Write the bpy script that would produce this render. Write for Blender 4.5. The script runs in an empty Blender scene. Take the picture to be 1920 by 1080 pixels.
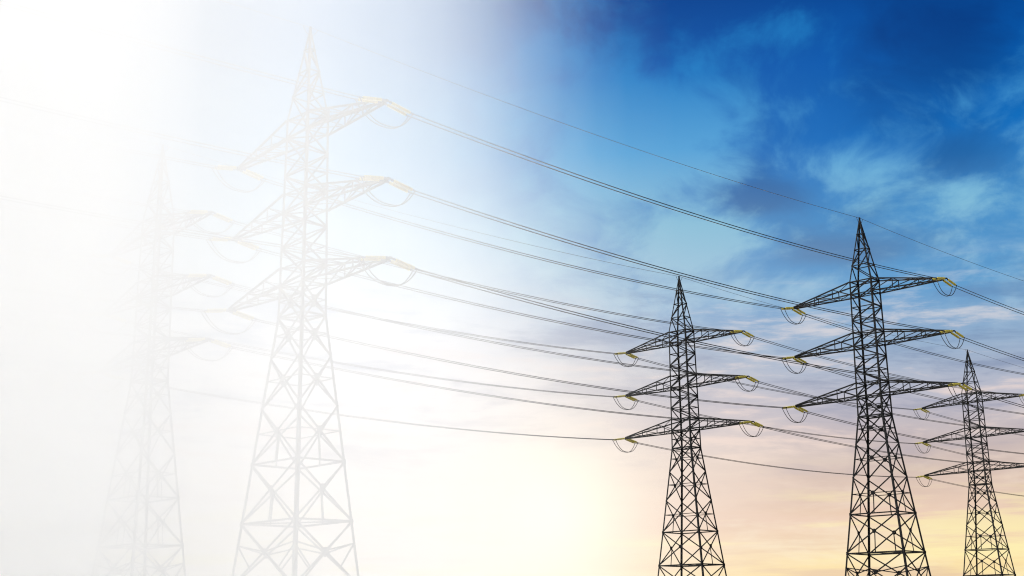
import bpy, math, random
from mathutils import Vector, Matrix

random.seed(7)
S = bpy.context.scene
R = math.radians

# ------------------------------------------------------------------ camera
GROUND = -1.6                      # the lens is 1.6 m above the field
cam_d = bpy.data.cameras.new('camera')
cam_d.sensor_width = 36.0
cam_d.lens = 36.0 * 2485.2 / 1920.0
cam_d.clip_start = 0.5
cam_d.clip_end = 20000.0
cam = bpy.data.objects.new('camera', cam_d)
S.collection.objects.link(cam)
pitch, roll = R(14.30), R(0.65)
cam.matrix_world = Matrix.Rotation(math.pi / 2 + pitch, 4, 'X') @ Matrix.Rotation(-roll, 4, 'Z')
S.camera = cam

# ------------------------------------------------------------------ light
SUN_AZ, SUN_EL = R(1.6), R(4.6)    # clockwise from straight ahead (+Y)
sun_dir = Vector((math.sin(SUN_AZ) * math.cos(SUN_EL), math.cos(SUN_AZ) * math.cos(SUN_EL), math.sin(SUN_EL)))
sun_d = bpy.data.lights.new('sun', 'SUN')
sun_d.energy = 4.1
sun_d.angle = R(0.5)
sun_d.color = (1.0, 0.975, 0.945)
sun = bpy.data.objects.new('sun', sun_d)
S.collection.objects.link(sun)
sun.rotation_euler = (-sun_dir).to_track_quat('-Z', 'Y').to_euler()

S.view_settings.view_transform = 'Standard'
S.view_settings.look = 'None'
S.view_settings.gamma = 1.0
S.view_settings.use_curve_mapping = False
EXPO = 1.25
S.view_settings.exposure = EXPO
S.cycles.filter_width = 1.15
S.cycles.max_bounces = 20
S.cycles.volume_bounces = 14


def lin(r, g, b):
    f = lambda c: c / 12.92 if c <= 0.04045 else ((c + 0.055) / 1.055) ** 2.4
    return tuple(f(v / 255.0) for v in (r, g, b)) + (1.0,)


# ------------------------------------------------------------------ sky
class Nodes:
    """Short-hand for building a node tree."""
    def __init__(self, tree):
        self.t = tree
        tree.nodes.clear()

    def n(self, kind, **kw):
        nd = self.t.nodes.new(kind)
        for k, v in kw.items():
            setattr(nd, k, v)
        return nd

    def put(self, sock, v):
        if hasattr(v, 'is_output'):
            self.t.links.new(v, sock)
        else:
            sock.default_value = v

    def m(self, op, a, b=0.0, c=0.0, clamp=False):
        nd = self.n('ShaderNodeMath', operation=op, use_clamp=clamp)
        for i, v in enumerate((a, b, c)):
            self.put(nd.inputs[i], v)
        return nd.outputs[0]

    def vm(self, op, a, b=(0, 0, 0)):
        nd = self.n('ShaderNodeVectorMath', operation=op)
        self.put(nd.inputs[0], a)
        self.put(nd.inputs[1], b)
        return nd.outputs['Value'] if op in ('DOT_PRODUCT', 'LENGTH') else nd.outputs[0]

    def xyz(self, x, y, z):
        nd = self.n('ShaderNodeCombineXYZ')
        for i, v in enumerate((x, y, z)):
            self.put(nd.inputs[i], v)
        return nd.outputs[0]

    def step(self, v, lo, hi):
        nd = self.n('ShaderNodeMapRange', interpolation_type='SMOOTHSTEP')
        self.put(nd.inputs[0], v)
        self.put(nd.inputs[1], lo)
        self.put(nd.inputs[2], hi)
        return nd.outputs[0]

    def ramp(self, fac, stops):
        nd = self.n('ShaderNodeValToRGB')
        cr = nd.color_ramp
        while len(cr.elements) > 1:
            cr.elements.remove(cr.elements[-1])
        cr.elements[0].position = stops[0][0]
        cr.elements[0].color = stops[0][1]
        for p, c in stops[1:]:
            e = cr.elements.new(p)
            e.color = c
        self.put(nd.inputs[0], fac)
        return nd.outputs[0]

    def mix(self, f, a, b, blend='MIX'):
        nd = self.n('ShaderNodeMix', data_type='RGBA', blend_type=blend)
        self.put(nd.inputs[0], f)
        self.put(nd.inputs[6], a)
        self.put(nd.inputs[7], b)
        return nd.outputs[2]

    def noise(self, vec, scale, detail=6.0, rough=0.55, dist=0.0, col=False):
        nd = self.n('ShaderNodeTexNoise')
        self.put(nd.inputs['Vector'], vec)
        nd.inputs['Scale'].default_value = scale
        nd.inputs['Detail'].default_value = detail
        nd.inputs['Roughness'].default_value = rough
        nd.inputs['Distortion'].default_value = dist
        return nd.outputs['Color' if col else 'Fac']


world = bpy.data.worlds.new('World')
S.world = world
world.use_nodes = True
w = Nodes(world.node_tree)
out = w.n('ShaderNodeOutputWorld')
bg = w.n('ShaderNodeBackground')
bg.inputs['Strength'].default_value = 0.1
w.t.links.new(bg.outputs[0], out.inputs[0])
nishita = w.n('ShaderNodeTexSky', sky_type='NISHITA', sun_disc=False)
nishita.sun_elevation = SUN_EL
nishita.sun_rotation = SUN_AZ
nishita.air_density = 1.0
nishita.dust_density = 1.5
direction = w.n('ShaderNodeTexCoord').outputs['Generated']
sp = w.n('ShaderNodeSeparateXYZ')
w.put(sp.inputs[0], direction)
dx, dy, dz = sp.outputs
el = w.m('MULTIPLY', w.m('ARCSINE', dz), 180 / math.pi)          # degrees above the horizon
az = w.m('MULTIPLY', w.m('ARCTAN2', dx, dy), 180 / math.pi)      # degrees clockwise of straight ahead
e01 = w.m('DIVIDE', el, 40.0, clamp=True)
# clear sky between the clouds, by elevation
clear = w.ramp(e01, [(0.00, lin(255, 236, 160)), (0.055, lin(252, 228, 170)), (0.10, lin(236, 205, 182)),
                     (0.16, lin(222, 202, 190)), (0.22, lin(190, 188, 200)), (0.28, lin(146, 174, 204)),
                     (0.34, lin(92, 156, 206)), (0.42, lin(64, 140, 200)), (0.50, lin(8, 108, 188)), (0.58, lin(0, 90, 174)),
                     (0.66, lin(0, 68, 146)), (1.00, lin(0, 44, 112))])
# cloud deck: patches flatten and crowd together towards the horizon
deck = w.xyz(w.m('MULTIPLY', az, 0.067), w.m('MULTIPLY', w.m('LOGARITHM', w.m('ADD', w.m('MAXIMUM', el, 0.0), 6.0), math.e), 2.3), 0.0)
warp = w.vm('MULTIPLY', w.vm('SUBTRACT', w.noise(deck, 1.7, 2, 0.5, col=True), (0.5, 0.5, 0.5)), (0.40, 0.40, 0.0))
deck_w = w.vm('ADD', deck, warp)
big = w.noise(w.vm('ADD', deck_w, (3.1, 1.7, 0.4)), 1.2, 4, 0.5)
mid = w.noise(w.vm('ADD', deck_w, (7.3, 2.2, 1.9)), 3.2, 7, 0.58)
fine = w.noise(w.vm('ADD', deck_w, (1.3, 9.2, 4.9)), 10.5, 6, 0.6)


def blob(a0, e0, wa, we):
    """Soft patch of cloud centred on azimuth a0 and elevation e0 (degrees)."""
    u = w.m('DIVIDE', w.m('SUBTRACT', az, a0), wa)
    v = w.m('DIVIDE', w.m('SUBTRACT', el, e0), we)
    q = w.m('ADD', w.m('MULTIPLY', u, u), w.m('MULTIPLY', v, v))
    return w.m('POWER', 2.718, w.m('MULTIPLY', q, -1.0))


def total(*vs):
    r = vs[0]
    for v in vs[1:]:
        r = w.m('ADD', r, v)
    return r


bright = total(w.m('MULTIPLY', blob(6.2, 20.9, 4.2, 2.3), 1.8), w.m('MULTIPLY', blob(8.0, 16.2, 2.8, 1.1), 1.5), w.m('MULTIPLY', blob(15.0, 18.2, 2.6, 1.3), 0.9), blob(19.6, 16.8, 1.4, 0.8),
               blob(12.5, 13.6, 4.0, 0.9), w.m('MULTIPLY', blob(1.5, 25.0, 3.5, 3.5), 1.2), blob(4.0, 13.5, 4.0, 1.4), blob(12.8, 24.6, 2.6, 0.8))
dark = total(w.m('MULTIPLY', blob(13.2, 20.6, 3.2, 1.8), 0.25), w.m('MULTIPLY', blob(20.0, 23.8, 3.4, 2.6), 1.5), blob(19.8, 18.7, 1.8, 0.9),
             blob(11.5, 17.8, 2.5, 0.9), blob(14.5, 15.2, 3.0, 0.7))
field = total(w.m('MULTIPLY', big, 0.34), w.m('MULTIPLY', mid, 0.42), w.m('MULTIPLY', fine, 0.24))
lit = w.step(total(field, w.m('MULTIPLY', bright, 0.13), w.m('MULTIPLY', dark, -0.10)), 0.47, 0.68)
field2 = total(w.m('MULTIPLY', w.noise(w.vm('ADD', deck_w, (4.7, 8.9, 2.3)), 1.4, 6, 0.55), 0.85), w.m('MULTIPLY', mid, 0.15))
gloom = w.step(total(field2, w.m('MULTIPLY', dark, 0.16), w.m('MULTIPLY', bright, -0.12)), 0.46, 0.70)
cloud_dark = w.ramp(e01, [(0.03, lin(238, 205, 158)), (0.12, lin(214, 186, 168)), (0.22, lin(168, 168, 186)),
                          (0.32, lin(104, 144, 184)), (0.42, lin(64, 116, 168)), (0.47, lin(24, 96, 162)), (0.52, lin(0, 78, 152)), (0.60, lin(0, 54, 124)), (1.0, lin(0, 28, 82))])
cloud_lit = w.ramp(e01, [(0.03, lin(255, 244, 200)), (0.12, lin(244, 224, 204)), (0.22, lin(220, 210, 210)),
                         (0.32, lin(168, 202, 224)), (0.42, lin(138, 196, 220)), (0.50, lin(84, 168, 220)), (0.58, lin(30, 132, 202)), (1.0, lin(0, 96, 170))])
sky = w.mix(w.m('MULTIPLY', gloom, 0.85), clear, cloud_dark)
sky = w.mix(w.m('MULTIPLY', lit, 0.85), sky, cloud_lit)
# paler, thinner veil of cloud towards the left
veil = w.step(total(w.m('MULTIPLY', mid, 5.0), w.m('MULTIPLY', big, 4.0), w.m('MULTIPLY', az, -1.0)), -3.0, 11.0)
pale = w.ramp(e01, [(0.05, lin(255, 250, 240)), (0.30, lin(250, 250, 252)), (0.40, lin(190, 226, 242)), (0.50, lin(80, 176, 222)), (0.62, lin(4, 142, 204)), (1.0, lin(0, 96, 178))])
sky = w.mix(w.m('MULTIPLY', veil, 0.85), sky, pale)
sky = w.mix(w.step(az, -12.0, -34.0), sky, (3.0, 3.02, 3.05, 1))  # added over-bright sky, mostly out of frame, to light the mist
# thin bars of cloud low over the horizon
bars = w.noise(w.xyz(w.m('MULTIPLY', az, 0.07), w.m('MULTIPLY', el, 0.85), 0.0), 1.0, 7, 0.6, 0.3)
low = w.m('MULTIPLY', w.m('SUBTRACT', 1.0, w.step(el, 2.3, 7.2)), 0.8)
sky = w.mix(w.m('MULTIPLY', low, w.step(bars, 0.48, 0.62)), sky, lin(255, 243, 180))
sky = w.mix(w.m('MULTIPLY', low, w.step(w.m('SUBTRACT', 1.0, bars), 0.50, 0.68)), sky, lin(228, 196, 166))
# broken grey and pink streaks above them
streak = w.noise(w.vm('ADD', w.xyz(w.m('MULTIPLY', az, 0.16), w.m('ADD', w.m('MULTIPLY', el, 0.95), w.m('MULTIPLY', az, 0.04)), 3.3), w.vm('MULTIPLY', warp, (2.0, 2.0, 0.0))), 1.0, 8, 0.62)
belt = w.m('MULTIPLY', w.step(el, 4.0, 8.0), w.m('SUBTRACT', 1.0, w.step(el, 11.5, 16.0)))
sky = w.mix(w.m('MULTIPLY', belt, w.m('MULTIPLY', w.step(streak, 0.50, 0.66), 0.85)), sky, w.ramp(e01, [(0.1, lin(246, 226, 200)), (0.2, lin(236, 214, 206)), (0.3, lin(214, 212, 218)), (0.4, lin(170, 205, 226))]))
sky = w.mix(w.m('MULTIPLY', belt, w.m('MULTIPLY', w.step(w.m('SUBTRACT', 1.0, streak), 0.50, 0.66), 0.85)), sky, w.ramp(e01, [(0.1, lin(208, 182, 170)), (0.2, lin(164, 164, 182)), (0.3, lin(108, 144, 184)), (0.4, lin(64, 130, 188))]))
# brightness round the hidden sun
ang = w.m('MULTIPLY', w.m('ARCCOSINE', w.m('MINIMUM', w.vm('DOT_PRODUCT', direction, tuple(sun_dir)), 1.0)), 180 / math.pi)


def halo(width, p=2.0):
    return w.m('POWER', 2.718, w.m('MULTIPLY', w.m('POWER', w.m('DIVIDE', ang, width), p), -1.0))


sky = w.mix(w.m('MULTIPLY', halo(8.2, 1.6), 0.66), sky, (0.98, 0.85, 0.79, 1))
sky = w.mix(halo(3.5, 1.5), sky, (1.16, 1.08, 0.90, 1))
gain = 10.0 / 2 ** EXPO
sky = w.mix(1.0, sky, (gain, gain, gain, 1), 'MULTIPLY')
sky = w.mix(0.003, sky, nishita.outputs[0])
w.put(bg.inputs['Color'], sky)


# ------------------------------------------------------------------ materials
def material(name, color, rough=0.6, metal=0.0, vary=0.3, scale=3.0, bump=0.0, spec=0.5):
    mt = bpy.data.materials.new(name)
    mt.use_nodes = True
    k = Nodes(mt.node_tree)
    o = k.n('ShaderNodeOutputMaterial')
    b = k.n('ShaderNodeBsdfPrincipled')
    k.t.links.new(b.outputs[0], o.inputs[0])
    tc = k.n('ShaderNodeTexCoord').outputs['Object']
    f = k.noise(tc, scale, 6, 0.6)
    lo = tuple(c * (1 - vary) for c in color) + (1,)
    hi = tuple(c * (1 + vary) for c in color) + (1,)
    k.put(b.inputs['Base Color'], k.mix(k.step(f, 0.3, 0.7), lo, hi))
    b.inputs['Roughness'].default_value = rough
    b.inputs['Metallic'].default_value = metal
    b.inputs['Specular IOR Level'].default_value = spec
    if bump:
        bp = k.n('ShaderNodeBump')
        bp.inputs['Strength'].default_value = bump
        k.put(bp.inputs['Height'], f)
        k.put(b.inputs['Normal'], bp.outputs[0])
    return mt


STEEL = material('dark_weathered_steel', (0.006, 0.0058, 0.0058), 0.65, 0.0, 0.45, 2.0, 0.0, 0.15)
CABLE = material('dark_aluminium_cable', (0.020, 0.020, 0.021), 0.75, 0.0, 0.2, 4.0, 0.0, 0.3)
GLAZE = material('yellow_glazed_insulator', (0.42, 0.35, 0.045), 0.3, 0.0, 0.25, 5.0)
CONCRETE = material('concrete', (0.30, 0.29, 0.27), 0.9, 0.0, 0.2, 3.0, 0.2)


# ------------------------------------------------------------------ mesh helpers
class MB:
    """Collects simple solids and links them as one mesh object."""
    def __init__(self):
        self.v, self.f, self.smooth = [], [], []

    def _add(self, vs, fs, smooth=False):
        o = len(self.v)
        self.v += [tuple(p) for p in vs]
        self.f += [tuple(i + o for i in f) for f in fs]
        self.smooth += [smooth] * len(fs)

    def bar(self, p, q, wd, ht=None, up=(0, 0, 1)):
        """Rectangular member from p to q."""
        p, q = Vector(p), Vector(q)
        ht = ht or wd
        d = (q - p).normalized()
        u = Vector(up)
        if abs(d.dot(u)) > 0.98:
            u = Vector((1, 0, 0))
        s = d.cross(u).normalized()
        t = s.cross(d).normalized()
        vs = []
        for c in (p, q):
            for a, b in ((-1, -1), (1, -1), (1, 1), (-1, 1)):
                vs.append(c + s * (a * wd / 2) + t * (b * ht / 2))
        self._add(vs, [(3, 2, 1, 0), (4, 5, 6, 7), (0, 1, 5, 4), (1, 2, 6, 5), (2, 3, 7, 6), (3, 0, 4, 7)])

    def angle(self, p, q, wd, ax, ay, th=0.022):
        """L-section member from p to q with flanges along the directions ax and ay."""
        p, q, ax, ay = Vector(p), Vector(q), Vector(ax), Vector(ay)
        prof = [(0, 0), (wd, 0), (wd, th), (th, th), (th, wd), (0, wd)]
        vs = [c + ax * a + ay * b for c in (p, q) for a, b in prof]
        n = len(prof)
        fs = [(i, (i + 1) % n, n + (i + 1) % n, n + i) for i in range(n)]
        fs += [tuple(range(n))[::-1], tuple(range(n, 2 * n))]
        self._add(vs, fs)

    def disc(self, c, nrm, r, th, seg=8):
        c, nrm = Vector(c), Vector(nrm).normalized()
        u = nrm.orthogonal().normalized()
        v = nrm.cross(u)
        vs = []
        for k in (-0.5, 0.5):
            for i in range(seg):
                a = 2 * math.pi * (i + 0.5) / seg
                vs.append(c + nrm * (k * th) + u * (r * math.cos(a)) + v * (r * math.sin(a)))
        fs = [tuple(range(seg))[::-1], tuple(range(seg, 2 * seg))]
        fs += [(i, (i + 1) % seg, seg + (i + 1) % seg, seg + i) for i in range(seg)]
        self._add(vs, fs)

    def tube(self, pts, radii, seg=8):
        pts = [Vector(p) for p in pts]
        if not isinstance(radii, (list, tuple)):
            radii = [radii] * len(pts)
        vs = []
        for i, p in enumerate(pts):
            d = (pts[min(i + 1, len(pts) - 1)] - pts[max(i - 1, 0)]).normalized()
            u = Vector((0, 0, 1))
            if abs(d.dot(u)) > 0.98:
                u = Vector((1, 0, 0))
            s = d.cross(u).normalized()
            t = s.cross(d)
            for k in range(seg):
                a = 2 * math.pi * k / seg
                vs.append(p + (s * math.cos(a) + t * math.sin(a)) * radii[i])
        n = len(pts)
        fs = [(i * seg + k, i * seg + (k + 1) % seg, (i + 1) * seg + (k + 1) % seg, (i + 1) * seg + k)
              for i in range(n - 1) for k in range(seg)]
        self._add(vs, fs, True)
        self._add([vs[k] for k in range(seg)], [tuple(range(seg))[::-1]])
        self._add([vs[(n - 1) * seg + k] for k in range(seg)], [tuple(range(seg))])

    def build(self, name, mat, parent=None):
        me = bpy.data.meshes.new(name)
        me.from_pydata(self.v, [], self.f)
        me.polygons.foreach_set('use_smooth', self.smooth)
        me.materials.append(mat)
        me.update()
        o = bpy.data.objects.new(name, me)
        S.collection.objects.link(o)
        o.parent = parent
        return o


def tag(o, label=None, cat=None, group=None, kind=None):
    for k, v in (('label', label), ('category', cat), ('group', group), ('kind', kind)):
        if v:
            o[k] = v
    return o


def empty(name, loc, rz=0.0):
    o = bpy.data.objects.new(name, None)
    o.location = loc
    o.rotation_euler = (0, 0, rz)
    S.collection.objects.link(o)
    return o


def copy_tree(o, parent=None):
    c = o.copy()
    S.collection.objects.link(c)
    if parent:
        c.parent = parent
        c.matrix_parent_inverse = o.matrix_parent_inverse
    for ch in list(o.children):
        copy_tree(ch, c)
    return c


# ------------------------------------------------------------------ ground
g = MB()
N = 24
xs = [-9000 + 18000 * i / N for i in range(N + 1)]
g._add([(x, y, GROUND) for y in xs for x in xs],
       [(j * (N + 1) + i, j * (N + 1) + i + 1, (j + 1) * (N + 1) + i + 1, (j + 1) * (N + 1) + i) for j in range(N) for i in range(N)])
PALE_GROUND = material('pale_bounce_ground', (0.27, 0.25, 0.18), 0.95, 0.0, 0.3, 0.05, 0.3)  # unseen ground, made pale to bounce light up into the mist
tag(g.build('ground', PALE_GROUND), 'flat unseen field reaching to the horizon, paled to light the mist', 'ground', kind='structure')

# ------------------------------------------------------------------ the pylon
APEX = 48.0
# height above the lens and half depth of the body at each level; the body is wider along the arms
LV = dict(base=(GROUND, 3.36), N8=(2.9, 2.98), N7=(7.68, 2.58), N6=(12.13, 2.19), N5=(16.37, 1.81), N4=(20.27, 1.455),
          W=(23.55, 1.175), B3=(26.01, 1.155), U3=(27.56, 1.14), N2b=(29.14, 1.13), N2a=(30.71, 1.115), B2=(32.06, 1.105),
          U2=(33.69, 1.09), N1b=(35.17, 1.08), N1a=(36.79, 1.065), B1=(38.46, 1.055), U1=(39.99, 1.04),
          P3=(42.0, 0.785), P2=(44.0, 0.535), P1=(46.0, 0.28), A=(48.0, 0.035))
WIDER = 1.42
ORDER = 'base N8 N7 N6 N5 N4 W B3 U3 N2b N2a B2 U2 N1b N1a B1 U1'.split()
TIPS = [(38.42, 10.13, 'U1', 'B1'), (32.15, 10.46, 'U2', 'B2'), (26.00, 10.79, 'U3', 'B3')]
CORNERS = [(-1, -1), (1, -1), (1, 1), (-1, 1)]
LEG_W, BR_W, THIN_W = 0.21, 0.137, 0.106


def cor(level, c):
    z, wd = LV[level]
    return Vector((CORNERS[c % 4][0] * wd * WIDER, CORNERS[c % 4][1] * wd, z))


def along(a, b, t):
    return a + (b - a) * t


def leg_height(lv_a, lv_b, c, z):
    a, b = cor(lv_a, c), cor(lv_b, c)
    return along(a, b, (z - a.z) / (b.z - a.z))


ARM_SPAN = 2.42                     # arm tip to the clamp at the end of an insulator string
CLAMP_DROP = 0.42
TWIN = 0.27                         # half the distance between twin conductors


def insulator(sx, sy):
    """One tension string: two links, a rod and a row of sheds, tip of the arm at the origin."""
    m = MB()
    a = Vector((sx * TWIN, sy * 0.10, -0.02))
    b = Vector((sx * TWIN, sy * ARM_SPAN, -CLAMP_DROP))
    p0, p1 = along(a, b, 0.17), along(a, b, 0.93)
    pts, rad = [], []
    n = 15
    for i in range(n):
        for t, r in ((0.0, 0.07), (0.30, 0.137), (0.62, 0.128), (0.92, 0.065)):
            pts.append(along(p0, p1, (i + t) / n))
            rad.append(r)
    pts.append(p1)
    rad.append(0.06)
    m.tube(pts, rad, 10)
    return m


def link_plate(sx, sy):
    m = MB()
    a = Vector((sx * TWIN, sy * 0.10, -0.02))
    b = Vector((sx * TWIN, sy * ARM_SPAN, -CLAMP_DROP))
    m.bar(a, along(a, b, 0.175), 0.05, 0.10)
    m.disc(along(a, b, 0.10), (1, 0, 0), 0.10, 0.06)
    return m


def clamp(sx, sy):
    m = MB()
    a = Vector((sx * TWIN, sy * 0.10, -0.02))
    b = Vector((sx * TWIN, sy * ARM_SPAN, -CLAMP_DROP))
    m.bar(along(a, b, 0.925), b + Vector((0, sy * 0.18, -0.03)), 0.07, 0.10)
    return m


def jumper(sx):
    m = MB()
    pts = []
    for i in range(25):
        t = i / 24
        y = -(ARM_SPAN + 0.12) + 2 * (ARM_SPAN + 0.12) * t
        u = abs(2 * t - 1)
        z = -CLAMP_DROP - 1.55 * (1 - u ** 2.6)
        bow = 0.16 * (1 - u * u)
        pts.append((sx * (TWIN - bow * 0.6), y + 0.10 * math.sin(math.pi * t), z))
    m.tube(pts, 0.040, 6)
    return m


def build_pylon():
    root = empty('lattice_pylon', (0, 0, GROUND))
    inner = {}

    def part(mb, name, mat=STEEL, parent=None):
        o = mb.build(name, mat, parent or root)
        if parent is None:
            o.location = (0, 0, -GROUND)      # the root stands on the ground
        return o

    # four corner legs, bent outwards below the lowest arms
    for c in range(4):
        m = MB()
        sx, sy = CORNERS[c]
        pts = ['base', 'W', 'U1']
        for a, b in zip(pts, pts[1:]):
            wd = LEG_W if a == 'base' else LEG_W * 0.9
            m.angle(cor(a, c), cor(b, c), wd, (-sx, 0, 0), (0, -sy, 0), 0.03)
        for lv in ('N7', 'N6', 'W', 'B3', 'U3', 'B2', 'U2', 'B1'):
            p = cor(lv, c)
            m.bar(p + Vector((-sx * 0.13, -sy * 0.008, -0.17)), p + Vector((-sx * 0.13, -sy * 0.008, 0.17)), 0.26, 0.02, (0, 1, 0))
            m.bar(p + Vector((-sx * 0.008, -sy * 0.13, -0.17)), p + Vector((-sx * 0.008, -sy * 0.13, 0.17)), 0.26, 0.02, (1, 0, 0))
        leg = part(m, 'leg')
        f = MB()
        f.tube([cor('base', c) + Vector((0, 0, -0.5)), cor('base', c) + Vector((0, 0, 0.35))], [0.45, 0.38], 12)
        part(f, 'foundation', CONCRETE, leg)

    # bracing of the four faces
    for c in range(4):
        d = (c + 1) % 4
        nrm = Vector((CORNERS[c][0] + CORNERS[d][0], CORNERS[c][1] + CORNERS[d][1], 0)).normalized()
        ins = -nrm * 0.05
        m = MB()

        def br(a, b, wd=BR_W, off=0.0):
            m.bar(a + ins * (1 + off), b + ins * (1 + off), wd, wd * 0.55, nrm)

        def plate(p, r=0.2):
            m.disc(p + ins * 0.9, nrm, r, 0.03, 8)

        # crossed panels of the lower body: (lower level, upper level, ring at the crossing, ring at the foot, hangers)
        for lo, hi, mid_ring, foot_ring, hang in (('W', 'B3', 1, 1, 0), ('N4', 'W', 1, 0, 0), ('N5', 'N4', 1, 0, 0),
                                                  ('N6', 'N5', 1, 1, 1), ('N7', 'N6', 0, 1, 1), ('N8', 'N7', 0, 1, 0), ('base', 'N8', 0, 0, 0)):
            a0, a1, b0, b1 = cor(lo, c), cor(lo, d), cor(hi, c), cor(hi, d)
            br(a0, b1, BR_W)
            br(a1, b0, BR_W, 1.6)
            w0, w1 = LV[lo][1], LV[hi][1]
            t = w0 / (w0 + w1)
            x = along(a0, b1, t)
            plate(x, 0.27 if lo != 'base' else 0.2)
            if mid_ring:
                br(leg_height(lo, hi, c, x.z), x, THIN_W * 0.8, 0.8)
                br(x, leg_height(lo, hi, d, x.z), THIN_W * 0.8, 0.8)
            if foot_ring:
                br(a0, a1, BR_W * 1.05, 0.5)
            if hang:
                foot = along(a0, a1, 0.5)
                br(x, foot, THIN_W, 2.4)
            if lo == 'N8':
                for corner, low in ((c, a0), (d, a1)):
                    hgt = leg_height(lo, hi, corner, along(Vector((0, 0, x.z)), Vector((0, 0, b0.z)), 0.28).z)
                    br(hgt, x, THIN_W, 0.7)
                    br(hgt, along(low, x, 0.55), THIN_W, 2.2)
        # single lacing of the upper body: the diagonals run down from the corner (-1,-1) to (1,1) and back
        seq = ['B3', 'U3', 'N2b', 'N2a', 'B2', 'U2', 'N1b', 'N1a', 'B1', 'U1']
        to_right = {('N1a', 'B1'): 1, ('N1b', 'N1a'): 0, ('U2', 'N1b'): 1, ('B2', 'U2'): 0, ('N2a', 'B2'): 1,
                    ('N2b', 'N2a'): 0, ('U3', 'N2b'): 1, ('B3', 'U3'): 0, ('B1', 'U1'): 0}
        rank = {0: 0, 1: 1, 2: 2, 3: 1}       # how far a corner lies from (-1,-1) towards (1,1)
        left, right = (c, d) if rank[c] < rank[d] else (d, c)
        for lo, hi in zip(seq, seq[1:]):
            if to_right[(lo, hi)]:
                br(cor(hi, left), cor(lo, right), BR_W)
            else:
                br(cor(hi, right), cor(lo, left), BR_W)
            br(cor(lo, c), cor(lo, d), THIN_W, 0.8)
        br(cor('U1', c), cor('U1', d), BR_W, 0.8)
        part(m, 'bracing')

    # level cross ties inside the body
    for lv in ('N7', 'U1', 'B1', 'U2', 'B2', 'U3', 'B3', 'W'):
        m = MB()
        m.bar(cor(lv, 0), cor(lv, 2), THIN_W * 0.9)
        m.bar(cor(lv, 1) + Vector((0, 0, -0.06)), cor(lv, 3) + Vector((0, 0, -0.06)), THIN_W * 0.9)
        part(m, 'cross_tie')

    # pointed peak
    m = MB()
    for c in range(4):
        sx, sy = CORNERS[c]
        m.angle(cor('U1', c), cor('A', c), 0.15, (-sx, 0, 0), (0, -sy, 0), 0.028)
        d = (c + 1) % 4
        left, right = (c, d) if {0: 0, 1: 1, 2: 2, 3: 1}[c] < {0: 0, 1: 1, 2: 2, 3: 1}[d] else (d, c)
        for lo, hi, dirn in (('U1', 'P3', 1), ('P3', 'P2', 0), ('P2', 'P1', 1)):
            if dirn:
                m.bar(cor(hi, left), cor(lo, right), 0.105)
            else:
                m.bar(cor(hi, right), cor(lo, left), 0.105)
        for lv in ('P3', 'P2', 'P1'):
            m.bar(cor(lv, c), cor(lv, d), 0.095)
    m.bar((0, 0, APEX - 1.3), (0, 0, APEX + 0.12), 0.16)
    peak = part(m, 'peak')
    for s in (-1, 1):
        m = MB()
        m.tube([(0, s * (0.10 + 0.62 * t), APEX - 0.62 + 0.60 * t ** 2.0 + 0.02 * t) for t in [i / 8 for i in range(9)]], 0.028, 6)
        part(m, 'earth_wire_loop', CABLE, peak)

    # six arms with their insulators and jumper loops
    for (zt, lt, U, B) in TIPS:
        for s in (1, -1):
            m = MB()
            tip = Vector((s * lt, 0, zt))
            cs = (1, 2) if s == 1 else (0, 3)
            ends = [tip + Vector((-s * 0.15, -0.14, 0)), tip + Vector((-s * 0.15, 0.14, 0))]
            if s == -1:
                ends = [tip + Vector((0.15, -0.14, 0)), tip + Vector((0.15, 0.14, 0))]
            ST = (0.30, 0.62)
            tops, bots = [], []
            for k, c in enumerate(cs):
                up, dn = cor(U, c), cor(B, c)
                e_up, e_dn = ends[k] + Vector((0, 0, 0.09)), ends[k] + Vector((0, 0, -0.07))
                m.bar(up, e_up, 0.14)
                m.bar(dn, e_dn, 0.14)
                tp = [along(up, e_up, t) for t in ST]
                bt = [along(dn, e_dn, t) for t in ST]
                tops.append([up] + tp)
                bots.append([dn] + bt)
                for i in range(2):
                    m.bar(tp[i], bt[i], 0.08)
                m.bar(dn, tp[0], 0.08)
                m.bar(bt[0], tp[1], 0.08)
                m.bar(bt[1], along(up, e_up, 0.83), 0.07)
            for rows in (tops, bots):
                for i in (1, 2):
                    m.bar(rows[0][i], rows[1][i], 0.06)
                m.bar(rows[0][0], rows[1][1], 0.06)
                m.bar(rows[1][1], rows[0][2], 0.06)
            m.bar(bots[1][0], bots[0][1], 0.055)
            # solid nose and the cross bar that carries the strings
            m.bar(tip + Vector((-s * 0.95, 0, 0.01)), tip + Vector((s * 0.12, 0, 0.0)), 0.26, 0.15)
            m.bar(tip + Vector((-TWIN - 0.10, 0, 0)), tip + Vector((TWIN + 0.10, 0, 0)), 0.24, 0.12)
            arm = part(m, 'cross_arm')
            for sx in (-1, 1):
                for sy in (-1, 1):
                    key = ('i', sx, sy)
                    if key not in inner:
                        inner[key] = (insulator(sx, sy).build('insulator_string', GLAZE), link_plate(sx, sy).build('link_plate', STEEL),
                                      clamp(sx, sy).build('cable_clamp', STEEL))
                        pair = inner[key]
                    else:
                        pair = [q.copy() for q in inner[key]]
                        for q in pair:
                            S.collection.objects.link(q)
                    for q in pair:
                        q.parent = arm
                        q.location = tip
                key = ('j', sx)
                if key not in inner:
                    q = inner[key] = jumper(sx).build('jumper_loop', CABLE)
                else:
                    q = inner[key].copy()
                    S.collection.objects.link(q)
                q.parent = arm
                q.location = tip
    return root


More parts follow.
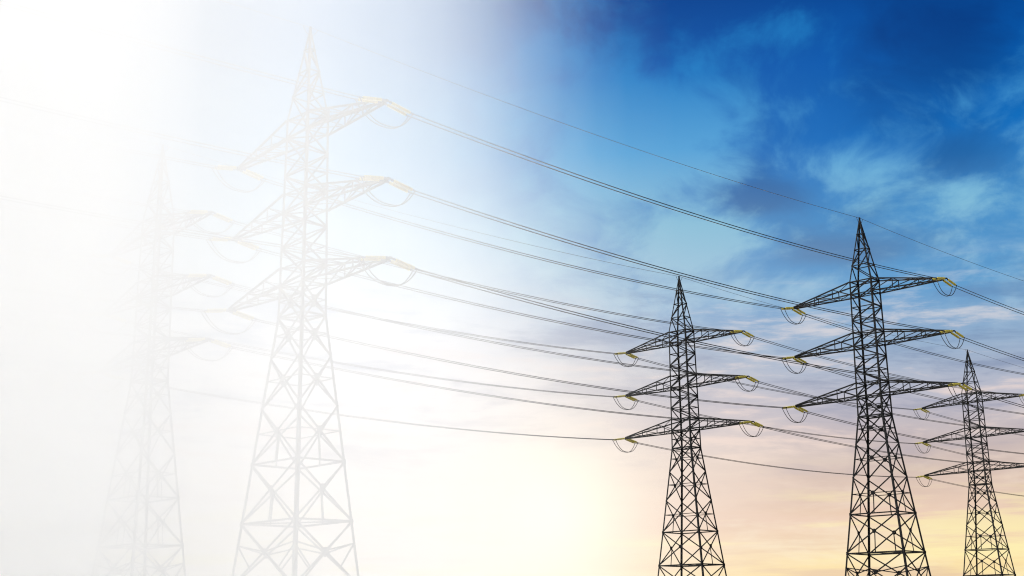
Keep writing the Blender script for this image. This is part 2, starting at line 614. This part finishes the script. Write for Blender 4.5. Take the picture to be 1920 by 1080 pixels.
A0 = Vector((-16.40, 100.68, 0.0))         # nearer line
STEP = Vector((59.15, 55.02, 0.0))
B0 = Vector((-35.55, 127.70, 0.0))         # farther line
STEP_B = Vector((59.40, 55.27, 0.0))
PYL = {'A1': A0, 'A2': A0 + STEP, 'B1': B0, 'B2': B0 + STEP_B, 'B3': B0 + STEP_B * 2}
TURN = {'A1': 46.6, 'A2': 43.8, 'B1': 46.7, 'B2': 43.9, 'B3': 45.3, None: 45.3}    # degrees each pylon is turned
WHO = {'A1': 'tallest pale pylon', 'A2': 'tallest dark pylon', 'B1': 'faintest faded pylon',
       'B2': 'dark pylon by sun glow', 'B3': 'smallest dark pylon'}
LABEL = {'A1': 'tall pale lattice pylon fading into the added white mist, largest of the five',
         'A2': 'tallest black lattice pylon against the clouds, six arms with yellow insulators',
         'B1': 'faintest lattice pylon almost lost in the whitest part of the added mist',
         'B2': 'black lattice pylon standing beside the sun glow, mid sized',
         'B3': 'smallest black lattice pylon, tip behind the lowest arm of the tallest dark one'}
proto = build_pylon()
first = True
for k, pos in PYL.items():
    o = proto if first else copy_tree(proto)
    first = False
    o.location = (pos.x, pos.y, GROUND)
    o.rotation_euler = (0, 0, -R(TURN[k]))
    tag(o, LABEL[k], 'pylon', 'lattice pylons of the two parallel power lines')

# ------------------------------------------------------------------ the cables
def axes(k):
    t = R(TURN[k])
    return Vector((math.cos(t), -math.sin(t), 0)), Vector((math.sin(t), math.cos(t), 0))


SAG = 1.15


def hung(p, q, sag, n=48):
    return [along(p, q, i / n) + Vector((0, 0, -4 * sag * (i / n) * (1 - i / n))) for i in range(n + 1)]


SPANS = [(A0 - STEP, A0, None, 'A1'), (A0, A0 + STEP, 'A1', 'A2'), (A0 + STEP, A0 + STEP * 2, 'A2', None),
         (B0 - STEP_B, B0, None, 'B1'), (B0, B0 + STEP_B, 'B1', 'B2'), (B0 + STEP_B, B0 + STEP_B * 2, 'B2', 'B3'),
         (B0 + STEP_B * 2, B0 + STEP_B * 3, 'B3', None)]
for P, Q, kp, kq in SPANS:
    for lv, (zt, lt, U, B) in enumerate(TIPS):
        for s in (1, -1):
            arm = ('upper', 'middle', 'lower')[lv] + (' right' if s == 1 else ' left') + ' arm'
            if kp and kq:
                lab = f'twin cables between {arm}s of {WHO[kp]} and {WHO[kq]}'
            else:
                lab = f'twin cables from {arm} of {WHO[kp or kq]} out past the {"right" if kp else "left"} edge'
            (px, py), (qx, qy) = axes(kp), axes(kq)
            p = P + px * (s * lt) + Vector((0, 0, zt - CLAMP_DROP))
            q = Q + qx * (s * lt) + Vector((0, 0, zt - CLAMP_DROP))
            root = empty('twin_cable', p)
            tag(root, lab, 'power cable', 'twin power cables strung from pylon to pylon')
            for t in (-1, 1):
                a = px * (t * TWIN) + py * ARM_SPAN
                b = qx * (t * TWIN) - qy * ARM_SPAN + (q - p)
                m = MB()
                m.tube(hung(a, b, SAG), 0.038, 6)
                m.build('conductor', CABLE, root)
    p, q = P + Vector((0, 0, APEX + 0.06)), Q + Vector((0, 0, APEX + 0.06))
    m = MB()
    m.tube(hung(Vector((0, 0, 0)), q - p, SAG * 0.8), 0.022, 6)
    o = m.build('earth_wire', CABLE)
    o.location = p
    if kp and kq:
        lab = f'thin earth wire between tips of {WHO[kp]} and {WHO[kq]}'
    else:
        lab = f'thin earth wire from tip of {WHO[kp or kq]} out past the {"right" if kp else "left"} edge'
    tag(o, lab, 'earth wire', 'thin earth wires along the pylon tips')

# ------------------------------------------------------------------ the added bank of mist
# Added volume shaped to whiten the left, thinning to a feather edge towards the sun.
prof = [(7.5, 0.0), (5.4, 0.35), (4.0, 1.3), (2.5, 3.4), (0.9, 7.0), (-1.4, 15.2), (-3.2, 22.0), (-5.0, 27.5), (-8.5, 36.5), (-11.0, 43.0),
        (-14.0, 50.0), (-16.0, 67.0), (-18.0, 96.0), (-22.0, 112.0), (-30.0, 108.0), (-45.0, 92.0), (-62.0, 70.0), (-80.0, 38.0), (-92.0, 0.0)]


def r_in(a):
    """The near side of the bank swings away from the lens towards its thin end."""
    t = min(1.0, max(0.0, (a + 19.0) / 12.0))
    return 7.0 + 14.0 * t * t * (3 - 2 * t)


LAYERS = [(None, 1.04), (0.08, 1.0), (0.22, 0.93), (0.33, 0.80), (0.44, 0.60), (0.60, 0.48), (None, 0.40)]   # slope, thickness: the bank thins upwards
TOP_Z = 115.0
K = len(prof)
L = 2 * K
mv, mf = [], []
for j, (slope, thick) in enumerate(LAYERS):
    inner_ring, outer_ring = [], []
    for a, th in prof:
        f = min(1.0, max(0.3, 1.0 + (a + 9.0) * 0.06))          # the far left stays deep up to its top
        r = r_in(a) + th * (1 - (1 - thick) * f) + 0.02
        z = GROUND - 1.0 if j == 0 else TOP_Z if slope is None else slope * (r_in(a) + th)
        inner_ring.append((math.sin(R(a)) * r_in(a), math.cos(R(a)) * r_in(a), z))
        outer_ring.append((math.sin(R(a)) * r, math.cos(R(a)) * r, z))
    mv += inner_ring + outer_ring[::-1]
for j in range(len(LAYERS) - 1):
    mf += [(j * L + i, j * L + (i + 1) % L, (j + 1) * L + (i + 1) % L, (j + 1) * L + i) for i in range(L)]
top = (len(LAYERS) - 1) * L
for i in range(K - 1):
    a, b, c_, d_ = i, i + 1, L - 2 - i, L - 1 - i
    mf.append((a, d_, c_, b))
    mf.append((top + a, top + b, top + c_, top + d_))
me = bpy.data.meshes.new('added_haze')
me.from_pydata(mv, [], mf)
me.update()
import bmesh
bmh = bmesh.new()
bmh.from_mesh(me)
bmesh.ops.recalc_face_normals(bmh, faces=bmh.faces)
bmh.to_mesh(me)
bmh.free()
mist = bpy.data.materials.new('mist')
mist.use_nodes = True
k = Nodes(mist.node_tree)
o = k.n('ShaderNodeOutputMaterial')
v = k.n('ShaderNodeVolumePrincipled')
v.inputs['Color'].default_value = (1, 1, 1, 1)
v.inputs['Density'].default_value = 0.044
v.inputs['Anisotropy'].default_value = -0.1
k.t.links.new(v.outputs[0], o.inputs['Volume'])
me.materials.append(mist)
hz = bpy.data.objects.new('added_haze', me)
S.collection.objects.link(hz)
tag(hz, 'added bank of mist that makes the white fade over the left', 'mist', kind='stuff')
